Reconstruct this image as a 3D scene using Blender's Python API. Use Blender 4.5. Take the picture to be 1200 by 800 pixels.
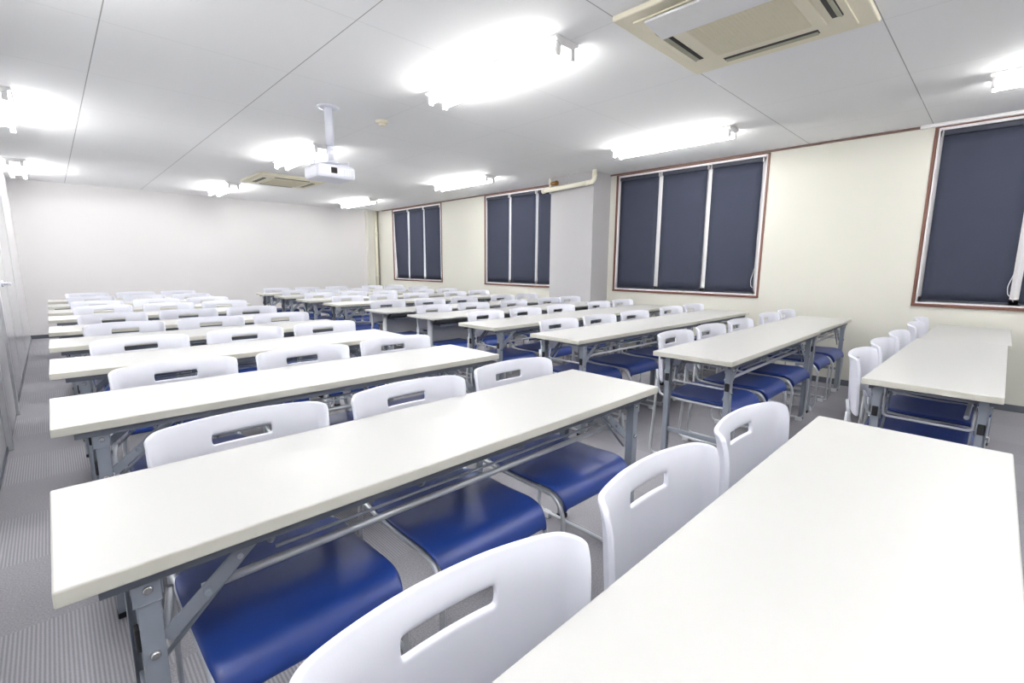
import bpy, bmesh, math
from mathutils import Vector, Matrix
PI = math.pi
sc = bpy.context.scene
for o in list(bpy.data.objects):
    bpy.data.objects.remove(o)
C = sc.collection

# ------------------------------------------------------------------ camera
cam_d = bpy.data.cameras.new('camera')
cam = bpy.data.objects.new('camera', cam_d)
C.objects.link(cam)
F_PX = 552.98
cam_d.sensor_width = 36.0
cam_d.lens = 36.0 * F_PX / 1200.0
cam_d.clip_start = 0.02
_r = Vector((0.71744971, -0.69657902, 0.0066022))
_u = Vector((0.10573389, 0.11825988, 0.9873373))
_w = Vector((0.68853922, 0.70766678, -0.15849753))
cam.matrix_world = Matrix(((_r.x, _u.x, -_w.x, 0.0), (_r.y, _u.y, -_w.y, 0.0), (_r.z, _u.z, -_w.z, 1.1868), (0, 0, 0, 1)))
sc.camera = cam

# ------------------------------------------------------------------ world and exposure
wd = bpy.data.worlds.new('world'); sc.world = wd; wd.use_nodes = True
bg = wd.node_tree.nodes['Background']
bg.inputs[0].default_value = (0.92, 0.93, 1.0, 1); bg.inputs[1].default_value = 0.55
sc.view_settings.view_transform = 'Standard'
sc.view_settings.look = 'None'
sc.view_settings.gamma = 1.0
sc.view_settings.use_curve_mapping = False
sc.view_settings.exposure = 1.17
TUBE_STRENGTH = 26.0

# ------------------------------------------------------------------ materials
def srgb(r, g, b):
    f = lambda c: (c/255/12.92) if c/255 <= 0.04045 else ((c/255+0.055)/1.055)**2.4
    return (f(r), f(g), f(b), 1)

class NT:
    def __init__(s, name):
        s.m = bpy.data.materials.new(name); s.m.use_nodes = True
        s.t = s.m.node_tree; s.p = s.t.nodes['Principled BSDF']
    def n(s, typ, **k):
        q = s.t.nodes.new(typ)
        for a, b in k.items(): setattr(q, a, b)
        return q
    def l(s, a, b): s.t.links.new(a, b)
    def math(s, op, a, b=None, c=None):
        q = s.n('ShaderNodeMath', operation=op)
        for i, v in enumerate((a, b, c)):
            if v is None: continue
            if isinstance(v, (int, float)): q.inputs[i].default_value = v
            else: s.l(v, q.inputs[i])
        return q.outputs[0]
    def mix(s, f, a, b):
        q = s.n('ShaderNodeMix', data_type='RGBA')
        for i, v in ((0, f), (6, a), (7, b)):
            if isinstance(v, (int, float, tuple)): q.inputs[i].default_value = v
            else: s.l(v, q.inputs[i])
        return q.outputs[2]

def mat(name, col, rough=0.5, metal=0.0, spec=0.5, noise=0.03, nscale=20.0, bump=0.0, bscale=200.0, coat=0.0):
    k = NT(name); p = k.p
    tc = k.n('ShaderNodeTexCoord')
    nz = k.n('ShaderNodeTexNoise'); nz.inputs['Scale'].default_value = nscale; nz.inputs['Detail'].default_value = 3
    k.l(tc.outputs['Object'], nz.inputs['Vector'])
    d = tuple(c*(1-noise*2) for c in col[:3]) + (1,)
    k.l(k.mix(nz.outputs[0], col, d), p.inputs['Base Color'])
    p.inputs['Roughness'].default_value = rough
    p.inputs['Metallic'].default_value = metal
    p.inputs['Specular IOR Level'].default_value = spec
    p.inputs['Coat Weight'].default_value = coat
    if bump:
        nb = k.n('ShaderNodeTexNoise'); nb.inputs['Scale'].default_value = bscale
        k.l(tc.outputs['Object'], nb.inputs['Vector'])
        b = k.n('ShaderNodeBump'); b.inputs['Strength'].default_value = bump; b.inputs['Distance'].default_value = 0.002
        k.l(nb.outputs[0], b.inputs['Height']); k.l(b.outputs[0], p.inputs['Normal'])
    return k.m

M = {}
M['wall_white'] = mat('white_wallpaper', srgb(221, 219, 220), 0.75, bump=0.25, bscale=350, noise=0.008, nscale=2)
M['wall_cream'] = mat('cream_wallpaper', srgb(212, 211, 202), 0.75, bump=0.25, bscale=350, noise=0.008, nscale=2)
M['partition'] = mat('glossy_white_partition', srgb(238, 239, 242), 0.16, noise=0.005, spec=0.6)
M['pillar'] = mat('grey_wallpaper', srgb(180, 179, 182), 0.8, bump=0.3, bscale=300, noise=0.01)
M['brown'] = mat('brown_painted_wood', srgb(112, 70, 57), 0.45, noise=0.06, nscale=40)
M['dark_brown'] = mat('dark_brown_moulding', srgb(112, 86, 78), 0.5, noise=0.05)
M['sash'] = mat('white_sash', srgb(238, 236, 238), 0.4, noise=0.01)
M['blind'] = mat('navy_blind_fabric', srgb(61, 65, 80), 0.9, spec=0.15, noise=0.04, nscale=6, bump=0.2, bscale=600)
M['blind_rail'] = mat('dark_blind_rail', srgb(48, 52, 66), 0.6)
M['cord'] = mat('white_cord', srgb(232, 232, 236), 0.5)
M['baseboard'] = mat('dark_blue_grey_baseboard', srgb(92, 96, 106), 0.5)
M['top'] = mat('white_laminate', srgb(199, 199, 198), 0.36, spec=0.4, noise=0.006, nscale=4, bump=0.04, bscale=260)
M['edge'] = mat('ivory_edge_band', srgb(208, 207, 197), 0.4, noise=0.02)
M['steel'] = mat('grey_painted_steel', srgb(150, 158, 170), 0.38, metal=0.25, noise=0.03)
M['rail'] = mat('dark_grey_steel_rail', srgb(112, 118, 130), 0.5, metal=0.2)
M['chrome'] = mat('silver_steel_tube', srgb(196, 200, 206), 0.33, metal=0.45, noise=0.02)
M['bolt'] = mat('zinc_bolt', srgb(215, 215, 215), 0.25, metal=0.9)
M['black'] = mat('black_plastic', srgb(28, 29, 34), 0.5)
M['plastic'] = mat('white_plastic', srgb(227, 229, 240), 0.34, spec=0.45, noise=0.004, bump=0.04, bscale=500)
M['navy'] = mat('navy_vinyl', srgb(25, 56, 132), 0.40, spec=0.6, noise=0.05, nscale=9, bump=0.12, bscale=420)
M['glide'] = mat('translucent_white_nylon', srgb(214, 216, 222), 0.4)
M['oval'] = mat('silver_grey_leg', srgb(190, 193, 198), 0.4, metal=0.2)
M['panel'] = mat('light_grey_panel', srgb(192, 194, 198), 0.5)
M['housing'] = mat('white_lamp_housing', srgb(240, 240, 240), 0.5)
M['beige'] = mat('aged_ivory_plastic', srgb(238, 232, 210), 0.5, noise=0.02, nscale=5)
M['grille'] = mat('beige_grille_mesh', srgb(228, 221, 196), 0.7, noise=0.03, bump=0.4, bscale=300)
M['dark'] = mat('dark_outlet', srgb(58, 56, 54), 0.7)
M['flap'] = mat('grey_green_flap', srgb(176, 176, 154), 0.5)
M['pipe'] = mat('ivory_pipe', srgb(238, 234, 216), 0.45, noise=0.015)
M['brass'] = mat('aged_brass', srgb(168, 118, 58), 0.4, metal=0.7, noise=0.15, nscale=60)
M['alu'] = mat('pale_aluminium_trim', srgb(206, 208, 212), 0.35, metal=0.4)
M['lens'] = mat('dark_lens_glass', srgb(40, 32, 36), 0.12)

def glow(name, col, s):
    k = NT(name); k.p.inputs['Base Color'].default_value = (0.9, 0.9, 0.9, 1)
    k.p.inputs['Emission Color'].default_value = col; k.p.inputs['Emission Strength'].default_value = s
    return k.m
M['tube'] = glow('fluorescent_tube', (1.0, 0.988, 0.958, 1), TUBE_STRENGTH)

def glass():
    k = NT('window_glass')
    k.p.inputs['Base Color'].default_value = (0.95, 0.97, 1, 1)
    k.p.inputs['Transmission Weight'].default_value = 1.0
    k.p.inputs['Roughness'].default_value = 0.02; k.p.inputs['IOR'].default_value = 1.45
    return k.m
M['glass'] = glass()

def carpet():
    k = NT('carpet_tiles'); p = k.p
    g = k.n('ShaderNodeNewGeometry'); sp = k.n('ShaderNodeSeparateXYZ'); k.l(g.outputs['Position'], sp.inputs[0])
    x = k.math('ADD', sp.outputs[0], 0.35); y = k.math('ADD', sp.outputs[1], -0.10)
    ix = k.math('FLOOR', k.math('DIVIDE', x, 0.5)); iy = k.math('FLOOR', k.math('DIVIDE', y, 0.5))
    par = k.math('MODULO', k.math('ADD', k.math('ADD', ix, iy), 100.0), 2.0)      # 0 / 1
    rib = k.math('SINE', k.math('MULTIPLY', x, 2*PI/0.0105))
    rib = k.math('MULTIPLY_ADD', rib, 0.5, 0.5)
    cross = k.math('MULTIPLY_ADD', k.math('SINE', k.math('MULTIPLY', y, 2*PI/0.009)), 0.5, 0.5)
    on = par
    n1 = k.n('ShaderNodeTexNoise'); n1.inputs['Scale'].default_value = 190; n1.inputs['Detail'].default_value = 2
    k.l(g.outputs['Position'], n1.inputs['Vector'])
    n2 = k.n('ShaderNodeTexNoise'); n2.inputs['Scale'].default_value = 3; k.l(g.outputs['Position'], n2.inputs['Vector'])
    ribf = k.math('MULTIPLY', rib, on)
    base = k.mix(n1.outputs[0], srgb(98, 99, 106), srgb(186, 184, 190))
    striped = k.mix(rib, srgb(130, 130, 138), srgb(178, 177, 183))
    striped = k.mix(0.35, striped, base)
    col = k.mix(on, base, striped)
    col = k.mix(k.math('MULTIPLY', n2.outputs[0], 0.16), col, srgb(128, 129, 138))
    k.l(col, p.inputs['Base Color'])
    p.inputs['Roughness'].default_value = 0.95; p.inputs['Specular IOR Level'].default_value = 0.1
    h = k.math('ADD', k.math('MULTIPLY', ribf, 1.0), k.math('MULTIPLY', n1.outputs[0], 0.6))
    b = k.n('ShaderNodeBump'); b.inputs['Strength'].default_value = 0.4; b.inputs['Distance'].default_value = 0.002
    k.l(h, b.inputs['Height']); k.l(b.outputs[0], p.inputs['Normal'])
    return k.m
M['carpet'] = carpet()

def ceiling_mat():
    k = NT('ceiling_boards'); p = k.p
    g = k.n('ShaderNodeNewGeometry'); sp = k.n('ShaderNodeSeparateXYZ'); k.l(g.outputs['Position'], sp.inputs[0])
    def seam(c, off, w):
        f = k.math('FRACT', k.math('DIVIDE', k.math('ADD', c, off), 0.95))
        d = k.math('MINIMUM', f, k.math('SUBTRACT', 1.0, f))
        return k.math('LESS_THAN', d, w/0.95)
    def line(c, at, w):
        return k.math('LESS_THAN', k.math('ABSOLUTE', k.math('SUBTRACT', c, at)), w)
    faint = k.math('MAXIMUM', seam(sp.outputs[0], -0.325+9.5, 0.0015), seam(sp.outputs[1], -0.575+9.5, 0.0015))
    strong = k.math('MAXIMUM', k.math('MAXIMUM', line(sp.outputs[0], 0.325, 0.003), line(sp.outputs[0], 1.275, 0.003)),
                    k.math('MAXIMUM', line(sp.outputs[1], 0.575, 0.003), line(sp.outputs[1], 1.525, 0.003)))
    n = k.n('ShaderNodeTexNoise'); n.inputs['Scale'].default_value = 1.2; k.l(g.outputs['Position'], n.inputs['Vector'])
    base = k.mix(n.outputs[0], srgb(247, 247, 249), srgb(244, 245, 246))
    col = k.mix(k.math('MULTIPLY', faint, 0.35), base, srgb(150, 150, 152))
    col = k.mix(k.math('MULTIPLY', strong, 0.6), col, srgb(130, 130, 132))
    k.l(col, p.inputs['Base Color']); p.inputs['Roughness'].default_value = 0.8
    return k.m
M['ceiling'] = ceiling_mat()

# ------------------------------------------------------------------ mesh helpers
def box(bm, lo, hi, bev=0.0, mi=0, mtx=None):
    r = bmesh.ops.create_cube(bm, size=1.0)
    vs = r['verts']
    for v in vs:
        v.co = Vector([lo[i] + (v.co[i]+0.5)*(hi[i]-lo[i]) for i in range(3)])
    fs = list({f for v in vs for f in v.link_faces})
    for f in fs: f.material_index = mi
    if bev:
        es = list({e for v in vs for e in v.link_edges})
        r2 = bmesh.ops.bevel(bm, geom=es, offset=bev, segments=2, profile=0.5, affect='EDGES')
        vs = list({v for f in r2['faces'] for v in f.verts} | {v for v in vs if v.is_valid})
        for f in r2['faces']: f.material_index = mi
    if mtx is not None:
        for v in vs: v.co = mtx @ v.co
    return vs

def obox(bm, a, b, wdt, thk, bev=0.0, up=Vector((0, 0, 1)), mi=0):
    """bar from a to b with width wdt (sideways) and thickness thk"""
    a = Vector(a); b = Vector(b); d = (b-a); L = d.length; d.normalize()
    s = d.cross(up)
    if s.length < 1e-4: s = Vector((1, 0, 0))
    s.normalize(); n = s.cross(d)
    m = Matrix(((d.x, s.x, n.x, a.x), (d.y, s.y, n.y, a.y), (d.z, s.z, n.z, a.z), (0, 0, 0, 1)))
    box(bm, (0, -wdt/2, -thk/2), (L, wdt/2, thk/2), bev, mi, m)

def fillet(pts, r, n=5):
    pts = [Vector(p) for p in pts]; out = [pts[0]]
    for i in range(1, len(pts)-1):
        p = pts[i]; a = (pts[i-1]-p); b = (pts[i+1]-p)
        rr = min(r, a.length*0.49, b.length*0.49)
        A = p+a.normalized()*rr; B = p+b.normalized()*rr
        for k in range(n+1):
            t = k/n; out.append(A*(1-t)**2 + p*2*t*(1-t) + B*t*t)
    out.append(pts[-1]); return out

def tube(bm, pts, r, seg=10, mi=0, caps=True):
    pts = [Vector(p) for p in pts]
    t0 = (pts[1]-pts[0]).normalized()
    n = t0.orthogonal().normalized(); rings = []
    for i, p in enumerate(pts):
        if i == 0: t = t0
        elif i == len(pts)-1: t = (pts[i]-pts[i-1]).normalized()
        else: t = ((pts[i]-pts[i-1]).normalized()+(pts[i+1]-pts[i]).normalized()).normalized()
        n = (n - t*n.dot(t)).normalized(); b = t.cross(n)
        rad = r[i] if isinstance(r, (list, tuple)) else r
        rings.append([bm.verts.new(p + (n*math.cos(2*PI*k/seg)+b*math.sin(2*PI*k/seg))*rad) for k in range(seg)])
    for a, b2 in zip(rings, rings[1:]):
        for k in range(seg):
            f = bm.faces.new((a[k], a[(k+1) % seg], b2[(k+1) % seg], b2[k])); f.smooth = True; f.material_index = mi
    if caps:
        f = bm.faces.new(rings[0][::-1]); f.material_index = mi
        f = bm.faces.new(rings[-1]); f.material_index = mi

def disc(bm, c, axis, r, h, seg=16, mi=0):
    c = Vector(c); axis = Vector(axis).normalized()
    tube(bm, [c, c+axis*h*0.7, c+axis*h], [r, r, r*0.75], seg, mi)

def mesh(bm, name, mats):
    bmesh.ops.recalc_face_normals(bm, faces=bm.faces)
    me = bpy.data.meshes.new(name); bm.to_mesh(me); bm.free()
    for m in (mats if isinstance(mats, (list, tuple)) else [mats]): me.materials.append(M[m])
    return me

def obj(name, bm, mats, parent=None, kind=None):
    me = mesh(bm, name, mats)
    o = bpy.data.objects.new(name, me); C.objects.link(o)
    if parent: o.parent = parent
    if kind: o['kind'] = kind
    return o

def struct(name, bm, mats, parent=None):
    o = obj(name, bm, mats, parent)
    if parent is None: o['kind'] = 'structure'
    return o

def bake(o):
    dg = bpy.context.evaluated_depsgraph_get(); dg.update()
    me = bpy.data.meshes.new_from_object(o.evaluated_get(dg))
    o.modifiers.clear(); o.data = me

def thing(name, label, cat, loc=(0, 0, 0), rz=0, group=None):
    o = bpy.data.objects.new(name, None); C.objects.link(o)
    o.empty_display_size = 0.1
    o.location = loc; o.rotation_euler = (0, 0, rz); o['label'] = label; o['category'] = cat
    if group: o['group'] = group
    return o

def tag(o, label, cat, group=None):
    o['label'] = label; o['category'] = cat
    if group: o['group'] = group
    return o

def dup(root, loc, rz, label, group):
    def rec(o, par):
        c = o.copy(); C.objects.link(c)
        if par: c.parent = par
        for ch in kids.get(o.name, []): rec(ch, c)
        return c
    kids = {}
    for o in list(root.children_recursive): kids.setdefault(o.parent.name, []).append(o)
    r = rec(root, None)
    r.location = loc; r.rotation_euler = (0, 0, rz); r['label'] = label; r['group'] = group
    return r

B = bmesh.new
# ------------------------------------------------------------------ room
XL, XR, YB, YF, H = -0.31, 5.70, 10.48, -3.2, 2.43
ZL, ZH = 0.85, 2.405
WIN = [(-1.36, 0.56), (1.89, 3.82), (4.67, 6.58), (7.88, 9.76)]
b = B(); box(b, (XL-0.1, YF-0.1, -0.1), (XR+0.2, YB+0.1, 0)); struct('floor', b, 'carpet')
b = B(); box(b, (XL-0.1, YF-0.1, H), (XR+0.2, YB+0.1, H+0.1)); struct('ceiling', b, 'ceiling')
b = B(); box(b, (XL-0.1, YB, 0), (XR+0.2, YB+0.1, H)); struct('wall_back', b, 'wall_white')
b = B(); box(b, (XL-0.1, YF-0.1, 0), (XR+0.2, YF, H)); struct('wall_front', b, 'wall_white')
b = B(); box(b, (XL-0.1, YF, 0), (XL, YB, H)); struct('wall_left', b, 'partition')
b = B()
box(b, (XR, YF, 0), (XR+0.2, YB, ZL)); box(b, (XR, YF, ZH), (XR+0.2, YB, H))
ys = [YF] + [v for w in WIN for v in w] + [YB]
for i in range(0, len(ys), 2): box(b, (XR, ys[i], ZL), (XR+0.2, ys[i+1], ZH))
struct('wall_right', b, 'wall_cream')

for nm, lo, hi in (('baseboard_right', (XR-0.008, YF, 0), (XR, YB, 0.06)), ('baseboard_back', (XL, YB-0.008, 0), (XR, YB, 0.06))):
    b = B(); box(b, lo, hi, 0.002); struct(nm, b, 'baseboard')
b = B(); box(b, (XL, YF, 0), (XL+0.006, 4.95, 0.03), 0.002); box(b, (XL, 5.33, 0), (XL+0.006, YB, 0.03), 0.002)
struct('baseboard_left', b, 'rail')

# brown moulding under the ceiling between the windows
for i, (a, c) in enumerate([(0.60, 3.93), (4.67, 10.2)]):
    b = B(); box(b, (XR-0.016, a, H-0.022), (XR, c, H-0.002), 0.002)
    struct('trim_%d' % (i+1), b, 'dark_brown')
# white track above the nearest window
b = B(); box(b, (XR-0.045, -1.6, H-0.028), (XR-0.002, 0.66, H), 0.003)
box(b, (XR-0.06, -1.6, H-0.012), (XR-0.045, 0.66, H-0.004), 0.002); struct('trim_3', b, 'sash')

# partition seams and the door frame on the left wall
for i, yy in enumerate((1.2, 2.7, 6.75, 8.25)):
    b = B(); box(b, (XL-0.002, yy, 0.03), (XL+0.002, yy+0.008, H)); struct('trim_%d' % (i+4), b, 'alu')
b = B()
box(b, (XL, 5.27, 0), (XL+0.028, 5.315, 2.08), 0.003); box(b, (XL, 4.28, 0), (XL+0.028, 4.325, 2.08), 0.003)
box(b, (XL, 4.28, 2.05), (XL+0.028, 5.315, 2.095), 0.003)
dr = struct('door_1', b, 'alu')
b = B(); box(b, (XL, 4.326, 0.012), (XL+0.010, 5.269, 2.048), 0.002); struct('door_leaf', b, 'partition', dr)
b = B(); tube(b, fillet([(XL+0.01, 4.42, 1.0), (XL+0.06, 4.42, 1.0), (XL+0.06, 4.54, 1.0)], 0.02), 0.009); disc(b, (XL+0.009, 4.42, 1.0), (1, 0, 0), 0.025, 0.008)
struct('door_handle', b, 'chrome', dr)
b = B()
disc(b, (XL, 6.17, 1.0), (1, 0, 0), 0.03, 0.01)
tube(b, fillet([(XL+0.008, 6.17, 1.0), (XL+0.05, 6.17, 1.0), (XL+0.05, 6.06, 1.0)], 0.02), 0.011)
tag(obj('wall_handle', b, 'plastic'), 'small pale lever handle on the white left partition wall', 'handle')

# windows
WALLN = 'brown framed window'
for i, (y0, y1) in enumerate(WIN):
    b = B(); t = 0.027
    box(b, (XR-0.012, y0, ZL), (XR+0.05, y0+t*0.8, ZH), 0.002)
    box(b, (XR-0.012, y1-t*0.8, ZL), (XR+0.05, y1, ZH), 0.002)
    box(b, (XR-0.018, y0, ZL-0.004), (XR+0.05, y1, ZL+t*0.7), 0.002)
    box(b, (XR-0.012, y0, ZH-0.012), (XR+0.05, y1, ZH), 0.002)
    fr = struct('window_%d' % (i+1), b, 'brown')
    b = B(); a, c = y0+0.0256, y1-0.0256; z0, z1 = ZL+0.0225, ZH-0.012; x0, x1 = XR+0.045, XR+0.085
    box(b, (x0, a, z0), (x1, a+0.06, z1)); box(b, (x0, c-0.06, z0), (x1, c, z1))
    box(b, (x0, a, z0), (x1, c, z0+0.06)); box(b, (x0, a, z1-0.06), (x1, c, z1))
    W3 = (c-a)/3
    for k in (1, 2): box(b, (x0, a+W3*k-0.045, z0+0.001), (x1+0.002, a+W3*k+0.045, z1-0.001))
    struct('window_sash', b, 'sash', fr)
    b = B(); box(b, (XR+0.062, a+0.03, z0+0.03), (XR+0.068, c-0.03, z1-0.03)); struct('window_pane', b, 'glass', fr)
    # white inner lining (reveal) in front of the sash
    b = B(); box(b, (XR+0.002, a, z0), (XR+0.0445, a+0.012, z1)); box(b, (XR+0.002, c-0.012, z0), (XR+0.0445, c, z1))
    box(b, (XR+0.002, a+0.012, z0), (XR+0.0445, c-0.012, z0+0.012)); box(b, (XR-0.006, a+0.012, z1-0.022), (XR+0.0445, c-0.012, z1)); struct('window_lining', b, 'sash', fr)

# roller blinds
def blind(y0, y1, label, group, shift=0.0, cord=False, skew=0.0):
    w = y1-y0; ym = (y0+y1)/2
    t = thing('roller_blind', label, 'roller blind', (XR+0.012, ym, ZH-0.034), 0, group)
    b = B(); box(b, (-0.024, -w/2, -0.048), (0.018, w/2, -0.004), 0.006); obj('head_rail', b, 'blind_rail', t)
    b = B(); N = 14; zt, zb = -0.03, -(ZH-ZL)+0.092
    rows = []
    for k in range(N+1):
        q = k/N; z = zt+(zb-zt)*q
        sh = shift*q**1.6
        row = []
        for j in range(9):
            s = j/8
            yy = -w/2+0.006+(w-0.012)*s + sh*(1 if s > 0.5 else 1) * (s if shift < 0 else 1)
            if skew: yy += 0.006*math.sin(q*9+s*3)*skew
            row.append(b.verts.new((0.0+0.004*skew*math.sin(q*6+s*5), yy, z)))
        rows.append(row)
    for r0, r1 in zip(rows, rows[1:]):
        for j in range(8):
            f = b.faces.new((r0[j], r0[j+1], r1[j+1], r1[j])); f.smooth = True
    o = obj('blind_fabric', b, 'blind', t)
    md = o.modifiers.new('s', 'SOLIDIFY'); md.thickness = 0.002; md.offset = 0; bake(o)
    b = B(); ya, yb_ = rows_y(-w/2+0.006, w, shift)
    box(b, (-0.006, ya, zb-0.014), (0.006, yb_, zb), 0.003); obj('bottom_bar', b, 'blind_rail', t)
    for s in (-1, 1):
        b = B(); box(b, (-0.026, s*w/2-0.006, -0.052), (0.02, s*w/2+0.002, -0.002), 0.002); obj('end_bracket', b, 'sash', t)
    if cord:
        b = B(); yy = -w/2-0.012
        pts = [(-0.02, yy, -0.04)] + [(-0.02, yy+0.008*math.sin(k*1.7), -0.04-k*0.1) for k in range(1, 12)] + [(-0.02, yy+0.02, -1.25), (-0.02, yy+0.04, -1.33), (-0.02, yy+0.03, -1.40), (-0.02, yy, -1.42)]
        tube(b, fillet(pts, 0.03, 3), 0.003, 6)
        pts2 = [(-0.02, yy-0.006, -0.04-k*0.118) for k in range(13)]
        tube(b, pts2, 0.003, 6)
        obj('pull_cord', b, 'cord', t)
    return t
def rows_y(y, w, shift):
    if shift < 0: return y, y+w-0.012+shift
    return y+shift, y+w-0.012+shift

wn = ['window at the right picture edge', 'wide window right of the grey pillar', 'window left of the grey pillar', 'farthest window by the back corner']
pos = ['right', 'middle', 'left']
for i, (y0, y1) in enumerate(WIN):
    a, c = y0+0.0256, y1-0.0256; W3 = (c-a)/3
    for k in range(3):
        if i == 0 and k == 0: continue
        lo = a+W3*k+0.022; hi = a+W3*(k+1)-0.022
        if k == 0: lo = a+0.04
        if k == 2: hi = c-0.03
        sh = 0.0; sk = 0.0
        if i == 3 and k == 2: sh = -0.085; sk = 0.6
        if i == 3 and k == 1: sh = 0.022; hi -= 0.02
        if i == 2 and k == 0: pass
        if i == 0: lab = 'dark navy blind, %s panel of the %s' % ({2: 'left', 1: 'middle'}[k], wn[i])
        else: lab = 'dark navy blind, %s panel of the %s' % (pos[k], wn[i])
        if i == 3 and k == 2: lab = 'crooked dark navy blind, left panel of the farthest window by the back corner'
        blind(lo, hi, lab, 'roller blinds in the window wall', sh, cord=((i == 1 and k == 0) or (i == 0 and k == 2)), skew=sk)

# grey pillar
b = B(); box(b, (5.31, 3.92, 0), (XR, 4.67, H)); box(b, (5.302, 3.912, 0), (XR, 4.678, 0.06), mi=1)
tag(struct('wall_pillar', b, ['pillar', 'baseboard']), 'grey wallpapered pillar', 'pillar')
# pipe across the pillar
t = thing('ceiling_pipe', 'ivory pipe with an elbow crossing the top of the grey pillar', 'pipe', (5.24, 4.3, 2.26))
b = B(); tube(b, fillet([(0, 0.47, -0.01), (0, -0.44, 0.02), (0, -0.44, 0.17)], 0.07, 6), 0.030, 16)
tube(b, [(0, -0.30, 0.0145), (0, -0.36, 0.0165)], 0.034, 16); tube(b, [(0, -0.44, 0.09), (0, -0.44, 0.12)], 0.034, 16)
tube(b, [(0, 0.47, -0.01), (0, 0.43, -0.009)], 0.036, 16)
obj('pipe_run', b, 'pipe', t)
b = B(); tube(b, [(0, 0.33, 0.0), (0, 0.33, 0.15)], 0.016, 12); obj('branch_stub', b, 'pipe', t)
b = B(); tube(b, [(0, 0.20, 0.075), (0, 0.235, 0.075), (0, 0.24, 0.075), (0, 0.30, 0.075)], [0.034, 0.034, 0.026, 0.026], 6)
tube(b, [(0, 0.30, 0.075), (0, 0.33, 0.075)], 0.012, 10); obj('brass_valve', b, 'brass', t)
b = B(); box(b, (0.03, 0.36, -0.05), (0.07, 0.37, 0.0)); tube(b, [(0, 0.0, 0.035), (0, 0.0, 0.17)], 0.005, 8); obj('pipe_hanger', b, 'alu', t)

# pipes in the far corner
b = B(); box(b, (5.40, 10.36, 0), (5.56, YB, H), 0.004); struct('trim_8', b, 'wall_cream')
b = B(); tube(b, [(5.62, 10.40, 0), (5.62, 10.40, H)], 0.04, 16)
for z in (0.9, 1.9): tube(b, [(5.62, 10.40, z), (5.62, 10.40, z+0.05)], 0.044, 16)
tag(obj('corner_pipe', b, 'pipe'), 'tall ivory pipe standing in the far back corner', 'pipe')

# ------------------------------------------------------------------ ceiling lamps
def lamp_proto():
    t = thing('fluorescent_lamp', '', 'ceiling lamp')
    b = B(); L = 0.625
    prof = [(-0.098, 0), (-0.098, -0.016), (-0.040, -0.045), (0.040, -0.045), (0.098, -0.016), (0.098, 0)]
    ra = [b.verts.new((x, -L, z)) for x, z in prof]; rb = [b.verts.new((x, L, z)) for x, z in prof]
    n = len(prof)
    for k in range(n): b.faces.new((ra[k], ra[(k+1) % n], rb[(k+1) % n], rb[k]))
    b.faces.new(ra[::-1]); b.faces.new(rb); obj('lamp_housing', b, 'housing', t)
    for s in (-1, 1):
        b = B(); tube(b, [(s*0.064, -0.595, -0.066), (s*0.064, 0.595, -0.066)], 0.0155, 12); obj('fluorescent_tube', b, 'tube', t)
        for e in (-1, 1):
            b = B(); box(b, (s*0.062-0.017, e*0.606-0.010, -0.092), (s*0.062+0.020, e*0.606+0.010, -0.008), 0.005); obj('lamp_socket', b, 'housing', t)
    return t
LP = lamp_proto()
cols = [(-0.16, 'left'), (2.20, 'middle'), (4.56, 'right')]
lampname = {(1, 0): 'twin tube ceiling lamp right above the nearest tables', (1, 1): 'largest twin tube ceiling lamp, above the second table row',
            (1, 2): 'bright twin tube ceiling lamp behind the hanging projector', (1, 3): 'twin tube ceiling lamp just left of the far air conditioner',
            (2, 0): 'bright twin tube ceiling lamp at the right picture edge', (2, 1): 'twin tube ceiling lamp in front of the window beside the pillar',
            (2, 2): 'twin tube ceiling lamp left of the grey pillar', (2, 3): 'farthest right twin tube ceiling lamp near the back corner',
            (0, 2): 'nearer of two ceiling lamps glowing at the left picture edge', (0, 3): 'farther of two ceiling lamps glowing at the left picture edge',
            (0, 1): 'twin tube ceiling lamp by the left partition, outside the picture', (0, 0): 'twin tube ceiling lamp near the camera by the left partition'}
first = True
for ci, (x, nm) in enumerate(cols):
    for ri, y in enumerate((-0.42, 2.46, 5.76, 9.10)):
        if first:
            LP.location = (x, y, H); LP['label'] = lampname[(ci, ri)]; LP['group'] = 'fluorescent ceiling lamps'; first = False
        else: dup(LP, (x, y, H), 0, lampname[(ci, ri)], 'fluorescent ceiling lamps')

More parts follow.
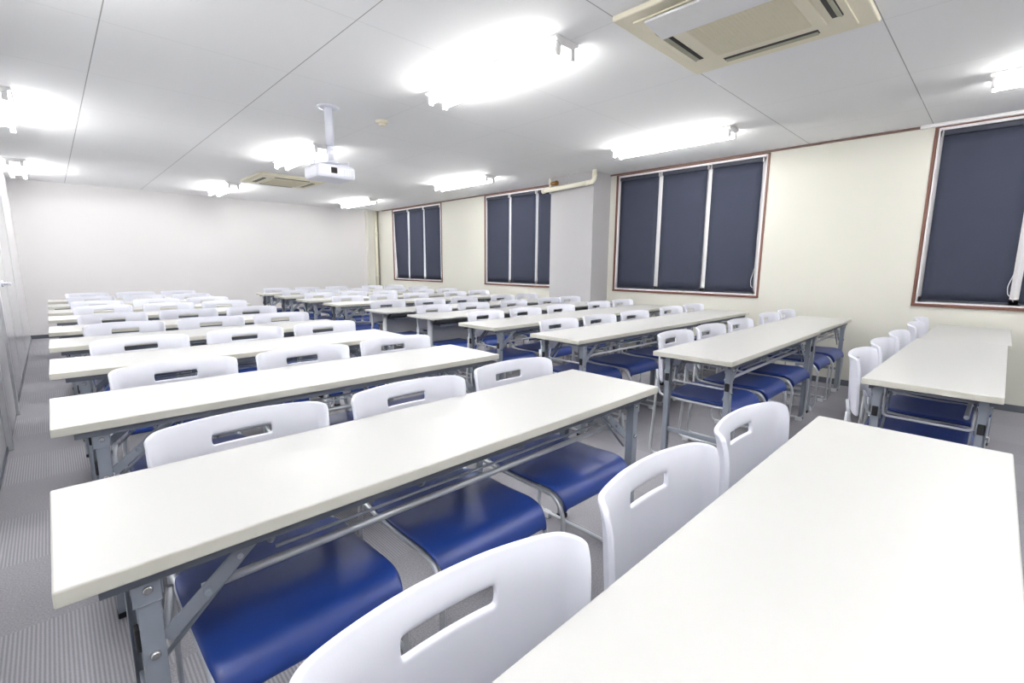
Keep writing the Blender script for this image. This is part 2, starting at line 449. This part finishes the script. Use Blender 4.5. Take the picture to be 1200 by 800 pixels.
# ------------------------------------------------------------------ air conditioners
def aircon(cx, cy, label, lowered):
    t = thing('ceiling_air_conditioner', label, 'air conditioner', (cx, cy, H)); h = 0.475
    b = B(); box(b, (-h, -h, -0.028), (h, h, 0.0), 0.008); box(b, (-0.40, -0.40, -0.036), (0.40, 0.40, -0.026), 0.004); obj('ceiling_panel', b, 'beige', t)
    b = B(); box(b, (-0.29, -0.29, -0.046), (0.29, 0.29, -0.034), 0.005)
    g = obj('intake_frame', b, 'beige', t)
    b = B(); box(b, (-0.235, -0.235, -0.049), (0.235, 0.235, -0.045), 0.001)
    for k in range(24):
        q = -0.225+k*0.45/23; box(b, (-0.23, q-0.006, -0.0495), (0.23, q+0.006, -0.0485))
    obj('intake_grille', b, 'grille', g)
    for k in range(4):
        R = Matrix.Rotation(k*PI/2, 4, 'Z')
        b = B(); box(b, (-0.24, 0.320, -0.0385), (0.24, 0.368, -0.033), 0.001, 0, R); s = obj('air_outlet', b, 'dark', t)
        b = B(); mt = R @ Matrix.Translation((0, 0.352, -0.040)) @ Matrix.Rotation(-0.35, 4, 'X')
        box(b, (-0.235, -0.014, -0.002), (0.235, 0.014, 0.002), 0.0015, 0, mt); obj('outlet_flap', b, 'flap', s)
    if lowered:
        b = B(); mt = Matrix.Translation((-0.335, -0.01, -0.072)) @ Matrix.Rotation(0.10, 4, 'Y')
        box(b, (-0.095, -0.33, -0.007), (0.095, 0.33, 0.007), 0.006, 0, mt); obj('wind_deflector', b, 'housing', t)
        for s in (-1, 1):
            b = B(); box(b, (-0.36, s*0.28-0.008, -0.066), (-0.34, s*0.28+0.008, -0.03), 0.002); obj('deflector_arm', b, 'black', t)
    return t
aircon(2.645, 1.05, 'large ivory ceiling air conditioner with a white wind deflector, at the top edge', True)
aircon(2.675, 7.675, 'ivory ceiling air conditioner far back behind the projector', False)

# projector
t = thing('ceiling_projector', 'white projector hanging from the ceiling on a white pole', 'projector', (1.74, 3.91, H))
b = B(); disc(b, (0, 0, 0), (0, 0, -1), 0.085, 0.012, 24); obj('ceiling_plate', b, 'plastic', t)
b = B(); tube(b, [(0, 0, -0.01), (0, 0, -0.30)], 0.033, 20); tube(b, [(0, 0, -0.28), (0, 0, -0.425)], 0.024, 16)
for z in (-0.33, -0.37): disc(b, (0, -0.023, z), (0, -1, 0), 0.006, 0.006, 10)
obj('mount_pole', b, 'plastic', t)
b = B()
obox(b, (-0.15, -0.02, -0.435), (0.15, 0.02, -0.435), 0.022, 0.006); obox(b, (-0.10, 0.15, -0.435), (0.10, -0.11, -0.435), 0.022, 0.006)
disc(b, (0, 0, -0.42), (0, 0, -1), 0.05, 0.016, 20)
for x, y in ((-0.145, -0.02), (0.145, 0.02), (-0.095, 0.145), (0.095, -0.105)): tube(b, [(x, y, -0.43), (x, y, -0.465)], 0.006, 8)
obj('mount_bracket', b, 'plastic', t)
b = B(); box(b, (-0.168, -0.13, -0.565), (0.145, 0.15, -0.462), 0.022); pb = obj('projector_body', b, 'plastic', t)
b = B(); box(b, (-0.062, -0.136, -0.53), (-0.012, -0.128, -0.485), 0.004); obj('projector_lens', b, 'lens', pb)
b = B()
for k in range(6): box(b, (0.045+k*0.014, -0.132, -0.545), (0.052+k*0.014, -0.128, -0.49), 0.001)
obj('air_vent', b, 'alu', pb)

# detector
b = B(); disc(b, (2.23, 3.94, H), (0, 0, -1), 0.052, 0.022, 24); disc(b, (2.23, 3.94, H-0.02), (0, 0, -1), 0.03, 0.022, 20)
tag(obj('smoke_detector', b, 'beige'), 'small round ivory detector on the ceiling right of the projector', 'smoke detector')

# ------------------------------------------------------------------ chairs
def make_chair():
    t = thing('stacking_chair', '', 'chair')
    # backrest shell
    ss = [0, .11, .22, .31, .345, .38, .55, .70, .82, .90, .955, .985, 1.0]
    ss = [-s for s in ss[:0:-1]] + ss
    zt, zc = 0.778, 0.545
    ts = [0, .04, .18, .36, .52, .64, (0.701-zc)/(zt-zc), (0.729-zc)/(zt-zc), .91, .965, 1.0]
    b = B(); grid = []
    def sm(a, c, v):
        q = max(0, min(1, (v-a)/(c-a))); return q*q*(3-2*q)
    for tt in ts:
        row = []
        for s in ss:
            a = abs(s)
            drop = 0.0
            if a > 0.88:
                q = (a-0.88)/0.12; drop = 0.017*(1-math.sqrt(max(0, 1-q*q*0.96)))
            top = zt - drop - 0.006*a*a
            bot = zc - 0.055*sm(0.84, 0.93, a)
            z = bot+(top-bot)*tt
            hw = 0.213+0.012*tt
            y = 0.290 - 0.038*a**2.2 - 0.026*sm(0.86, 1.0, a) + 0.012*tt - 0.012 + 0.010*sm(0.86, 1.0, tt)
            row.append(b.verts.new((hw*s, y, z)))
        grid.append(row)
    for i in range(len(ts)-1):
        for j in range(len(ss)-1):
            if i == 6 and ss[j] >= -0.346 and ss[j+1] <= 0.346: continue
            f = b.faces.new((grid[i][j], grid[i][j+1], grid[i+1][j+1], grid[i+1][j])); f.smooth = True
    o = obj('backrest', b, 'plastic', t)
    md = o.modifiers.new('s', 'SOLIDIFY'); md.thickness = 0.013; md.offset = 0
    md = o.modifiers.new('u', 'SUBSURF'); md.levels = 2
    bake(o)
    # seat
    prof = [(.205, .408), (.208, .418), (.200, .429), (.17, .434), (.12, .433), (.04, .429), (-.04, .429), (-.09, .433), (-.135, .434), (-.175, .428), (-.205, .410), (-.222, .382), (-.226, .356)]
    sx = [-1, -.985, -.93, -.80, -.5, 0, .5, .80, .93, .985, 1]
    b = B(); grid = []
    for k, (y, z) in enumerate(prof):
        hw = 0.213
        if y > 0.15: hw = 0.213 - 0.035*((y-0.15)/0.058)**2
        if y < -0.16: hw = 0.213 - 0.016*((-0.16-y)/0.066)**2
        row = []
        for s in sx:
            dz = -0.007*(1-abs(s)**4) * (1 if -0.15 < y < 0.15 else 0.2)
            if abs(s) > .95: dz -= 0.005
            if abs(s) > .99: dz -= 0.008
            row.append(b.verts.new((hw*s, y, z+dz)))
        grid.append(row)
    for r0, r1 in zip(grid, grid[1:]):
        for j in range(len(sx)-1):
            f = b.faces.new((r0[j], r0[j+1], r1[j+1], r1[j])); f.smooth = True
    bmesh.ops.recalc_face_normals(b, faces=b.faces)
    if sum(f.normal.z for f in b.faces) < 0: bmesh.ops.reverse_faces(b, faces=b.faces)
    me = bpy.data.meshes.new('seat'); b.to_mesh(me); b.free(); me.materials.append(M['navy'])
    o = bpy.data.objects.new('seat', me); C.objects.link(o); o.parent = t
    md = o.modifiers.new('s', 'SOLIDIFY'); md.thickness = 0.026; md.offset = -1
    md = o.modifiers.new('u', 'SUBSURF'); md.levels = 2
    bake(o)
    # side loops
    r = 0.0082; x = 0.203
    for s in (-1, 1):
        b = B()
        pts = [(s*0.194, 0.262, 0.56), (s*0.199, 0.248, 0.47), (s*x, 0.235, 0.412), (s*x, 0.12, 0.402), (s*x, -0.175, 0.400), (s*x, -0.216, 0.34),
               (s*x, -0.210, 0.024), (s*x, 0.282, 0.024), (s*x, 0.262, 0.30), (s*0.200, 0.256, 0.50)]
        tube(b, fillet(pts, 0.045, 5), r, 10)
        obj('side_frame', b, 'chrome', t)
        for yy in (-0.175, 0.225):
            b = B(); box(b, (s*x-0.014, yy-0.022, 0.0), (s*x+0.014, yy+0.022, 0.030), 0.004); obj('foot_glide', b, 'glide', t)
    for yy in (-0.14, 0.14):
        b = B(); tube(b, [(-x, yy, 0.394), (x, yy, 0.394)], 0.008, 8); obj('cross_bar', b, 'chrome', t)
    return t

# ------------------------------------------------------------------ folding tables
def make_table(L, bays, casters=False):
    t = thing('folding_table', '', 'table'); hl = L/2
    b = B(); box(b, (-hl, -0.225, 0.672), (hl, 0.225, 0.700), 0.003)
    for f in b.faces:
        if abs(f.normal.z) < 0.9: f.material_index = 1
    me = bpy.data.meshes.new('tabletop'); b.to_mesh(me); b.free(); me.materials.append(M['top']); me.materials.append(M['edge'])
    o = bpy.data.objects.new('tabletop', me); C.objects.link(o); o.parent = t
    for s in (-1, 1):
        b = B(); box(b, (-hl+0.05, s*0.195-0.008, 0.648), (hl-0.05, s*0.195+0.008, 0.6725), 0.001)
        box(b, (-hl+0.05, s*0.182-0.010, 0.664), (hl-0.05, s*0.182+0.010, 0.6725)); obj('frame_rail', b, 'rail', t)
    for e in (-1, 1):
        xl = e*(hl-(0.085 if casters else 0.112))
        for s in (-1, 1):
            y = s*0.175
            b = B()   # open channel: outer web and two flanges
            box(b, (xl-0.017, y+s*0.012, 0.012), (xl+0.017, y+s*0.016, 0.655), 0.001)
            box(b, (xl-0.017, y-0.015, 0.012), (xl-0.0145, y+0.015, 0.655), 0.001)
            box(b, (xl+0.0145, y-0.015, 0.012), (xl+0.017, y+0.015, 0.655), 0.001)
            lg = obj('leg', b, 'steel', t)
            b = B(); box(b, (xl-0.022, y+s*0.0165, 0.606), (xl+0.019, y+s*0.0195, 0.672), 0.001)
            box(b, (xl-0.022, y-0.018, 0.615), (xl-0.0195, y+0.018, 0.672), 0.001); box(b, (xl+0.0195, y-0.018, 0.615), (xl+0.022, y+0.018, 0.672), 0.001)
            obj('pivot_bracket', b, 'steel', lg)
            for z in (0.632, 0.505):
                b = B(); disc(b, (xl, y+s*0.0155, z), (0, s, 0), 0.008, 0.009, 10); obj('bolt', b, 'bolt', lg)
            b = B(); box(b, (min(xl+e*0.016, xl+e*0.024), y-0.011, 0.515), (max(xl+e*0.016, xl+e*0.024), y+0.011, 0.560), 0.002)
            obj('latch', b, 'black', lg)
            b = B(); box(b, (xl-0.019, y-0.018, 0.0), (xl+0.019, y+0.020, 0.022), 0.004); obj('foot_cap', b, 'black', lg)
            if casters:
                b = B(); cx = xl+e*0.0
                box(b, (xl+0.028, y-0.014, 0.055), (xl+0.062, y+0.014, 0.098), 0.003)
                tube(b, [(xl+0.045, y, 0.05), (xl+0.045, y, 0.06)], 0.006, 8)
                cs = obj('caster', b, 'steel', lg)
                cs.location = (0, 0, 0)
                b = B(); tube(b, [(xl+0.032, y, 0.027), (xl+0.058, y, 0.027)], 0.026, 16); obj('caster_wheel', b, 'glide', lg)
            # folding brace: flat bar plus rod
            b = B()
            obox(b, (xl-e*0.02, y-s*0.016, 0.505), (xl-e*0.205, y-s*0.016, 0.662), 0.005, 0.028, 0.001, up=Vector((0, 0, 1)))
            disc(b, (xl-e*0.09, y-s*0.013, 0.565), (0, s, 0), 0.008, 0.008, 10)
            tube(b, [(xl-e*0.01, y-s*0.028, 0.455), (xl-e*0.215, y-s*0.028, 0.655)], 0.005, 8)
            obj('folding_brace', b, 'steel', t)
        b = B(); box(b, (xl-0.010, -0.165, 0.205), (xl+0.010, 0.165, 0.228), 0.003); obj('cross_bar', b, 'steel', t)
        b = B(); tube(b, fillet([(xl-e*0.035, -0.152, 0.60), (xl-e*0.022, -0.152, 0.515), (xl-e*0.022, 0.152, 0.515), (xl-e*0.035, 0.152, 0.60)], 0.02), 0.006, 8)
        obj('tie_rod', b, 'chrome', t)
        b = B(); tube(b, [(xl-e*0.15, -0.165, 0.612), (xl-e*0.15, 0.165, 0.612)], 0.006, 8); obj('brace_rod', b, 'chrome', t)
    b = B(); tube(b, [(-hl+0.20, -0.125, 0.553), (hl-0.20, -0.125, 0.553)], 0.0095, 12)
    obj('stretcher_bar', b, 'chrome', t)
    # wire book shelf
    b = B(); xs = hl-0.33
    for y in (-0.158, -0.10, -0.035, 0.03, 0.095, 0.15): tube(b, [(-xs, y, 0.602), (xs, y, 0.602)], 0.004, 8)
    nb = bays
    for k in range(nb+1):
        x = -xs+2*xs*k/nb
        tube(b, fillet([(x, -0.172, 0.66), (x, -0.13, 0.596), (x, 0.155, 0.596), (x, 0.178, 0.66)], 0.02, 3), 0.005, 8)
    obj('wire_shelf', b, 'steel', t)
    return t

def make_tleg(L):
    t = thing('panel_table', '', 'table'); hl = L/2
    b = B(); box(b, (-hl, -0.225, 0.678), (hl, 0.225, 0.700), 0.008)
    me = mesh(b, 'tabletop', 'top'); o = bpy.data.objects.new('tabletop', me); C.objects.link(o); o.parent = t
    for e in (-1, 1):
        x = e*(hl-0.12)
        b = B(); N = 16
        ra = []; rb = []
        for k in range(N):
            a = 2*PI*k/N; ra.append(b.verts.new((x+0.022*math.cos(a), 0.035*math.sin(a), 0.03))); rb.append(b.verts.new((x+0.022*math.cos(a), 0.035*math.sin(a), 0.665)))
        for k in range(N):
            f = b.faces.new((ra[k], ra[(k+1) % N], rb[(k+1) % N], rb[k])); f.smooth = True
        b.faces.new(ra[::-1]); b.faces.new(rb); obj('leg', b, 'oval', t)
        b = B(); obox(b, (x, -0.21, 0.020), (x, 0.21, 0.020), 0.05, 0.03, 0.008); obj('foot', b, 'oval', t)
        b = B(); obox(b, (x, -0.16, 0.672), (x, 0.16, 0.672), 0.04, 0.012, 0.002)
        obox(b, (x-e*0.03, 0.0, 0.61), (x-e*0.09, 0.0, 0.668), 0.03, 0.005); obj('support_arm', b, 'rail', t)
    b = B(); box(b, (-hl+0.15, 0.085, 0.36), (hl-0.15, 0.097, 0.655), 0.002); obj('modesty_panel', b, 'panel', t)
    b = B(); box(b, (-hl+0.16, -0.12, 0.60), (hl-0.16, 0.084, 0.606), 0.001); box(b, (-hl+0.16, -0.122, 0.60), (hl-0.16, -0.118, 0.62))
    obj('under_shelf', b, 'rail', t)
    return t

chair0 = make_chair(); T18 = make_table(1.8, 3); T12 = make_table(1.2, 2, True); P18 = make_tleg(1.8); P12 = make_tleg(1.2)
used = set()
def put(src, loc, rz, label, group):
    if src.name in used: return dup(src, loc, rz, label, group)
    used.add(src.name); src.location = loc; src.rotation_euler = (0, 0, rz); src['label'] = label; src['group'] = group
    return src

ords = ['nearest', 'second nearest', 'third nearest', 'fourth nearest', 'fifth nearest', 'sixth nearest', 'seventh nearest', 'third farthest', 'second farthest', 'farthest']
yL = [-0.086, 0.930, 1.903, 2.880, 3.770, 4.610, 5.610, 6.400, 7.360, 8.270]
aL = [0.3, 0.1, 0.0, -0.4, -0.4, -0.4, 0.1, 0, 0.1, 0]
yR = [-0.062, 0.925, 1.900, 2.760, 3.630, 4.430, 5.600, 6.500, 7.430, 8.330]
aR = [-0.5, 0.5, -0.5, 1.0, -0.5, -0.2, 0.3, -0.3, 0.2, 0]
xR0 = [2.570, 2.495, 2.465, 2.485, 2.505, 2.465, 2.49, 2.47, 2.48, 2.48]
seatL = [0.345, 0.870, 1.385]; seatR = [2.825, 3.350, 3.895, 4.625, 5.125]
dL = {(0, 0): (-.02, .043, -3.0), (0, 1): (0.0, .05, -1), (0, 2): (-.005, .058, -1), (1, 2): (0, .01, -1), (3, 0): (-.005, 0, 1)}
jig = [0.0, 0.9, -0.7, 0.5, -1.1, 0.3, 1.2, -0.4, 0.8, -0.9, 0.2, 1.0, -0.6]
sl = ['left', 'middle', 'right']
sr = ['first', 'second', 'third', 'fourth', 'fifth']
for r in range(10):
    a = math.radians(aL[r]); x0 = -0.048 if r not in (0,) else -0.005
    c = Vector((x0+0.9*math.cos(a)-0.225*math.sin(a), yL[r]+0.9*math.sin(a)+0.225*math.cos(a), 0))
    put(T18, c, a, 'white folding table of the left block, in its %s row' % ords[r], 'white folding tables')
    for k in range(3):
        dx, dy, dr_ = dL.get((r, k), (0, 0, 0)); j = jig[(r*3+k) % 13]
        put(chair0, (seatL[k]+dx+0.004*j, yL[r]+0.225+dy+0.006*j, 0), math.radians(dr_+0.7*j),
            'white backed navy chair, %s seat of the %s row in the left block' % (sl[k], ords[r]), 'white and navy stacking chairs')
    # right block
    a = math.radians(aR[r]); x0 = xR0[r]; y0 = yR[r]
    A, Bq = (P18, P12) if r in (4, 5) else (T18, T12)
    kind = 'white grey-panelled table' if r in (4, 5) else 'white folding table'
    g = 'white tables with grey modesty panels' if r in (4, 5) else 'white folding tables'
    c = Vector((x0+0.9*math.cos(a)-0.225*math.sin(a), y0+0.9*math.sin(a)+0.225*math.cos(a), 0))
    put(A, c, a, '%s at the aisle end of the right block\'s %s row' % (kind, ords[r]), g)
    off = (0.03 if r == 1 else (-0.03 if r == 0 else 0.012))
    y1 = y0+1.8*math.sin(a)+off*0.6
    a2 = a*0.3
    c = Vector((x0+1.806+0.6*math.cos(a2), y1+0.225+0.6*math.sin(a2), 0))
    put(Bq, c, a2, '%s at the window end of the right block\'s %s row' % (kind, ords[r]), g)
    for k in range(5):
        j = jig[(r*5+k*2+3) % 13]
        xx = seatR[k]+(x0-2.48)*(1.0 if k > 2 else 0.8)+0.006*j
        if r == 3: xx -= 0.01
        if r == 5: xx -= 0.05*(k == 0)+0.04*(k > 2)
        if r == 4 and k == 2: xx += 0.09
        yy = y0+(xx-x0)*math.sin(a)+0.225+0.010*j+0.004+(0.02 if r == 0 else 0)
        if 3.6 < yy < 5.0 and xx > 5.0: xx = 5.06
        put(chair0, (xx, yy, 0), a+math.radians(0.8*j),
            'white backed navy chair, %s from the aisle in the right block\'s %s row' % (sr[k], ords[r]), 'white and navy stacking chairs')
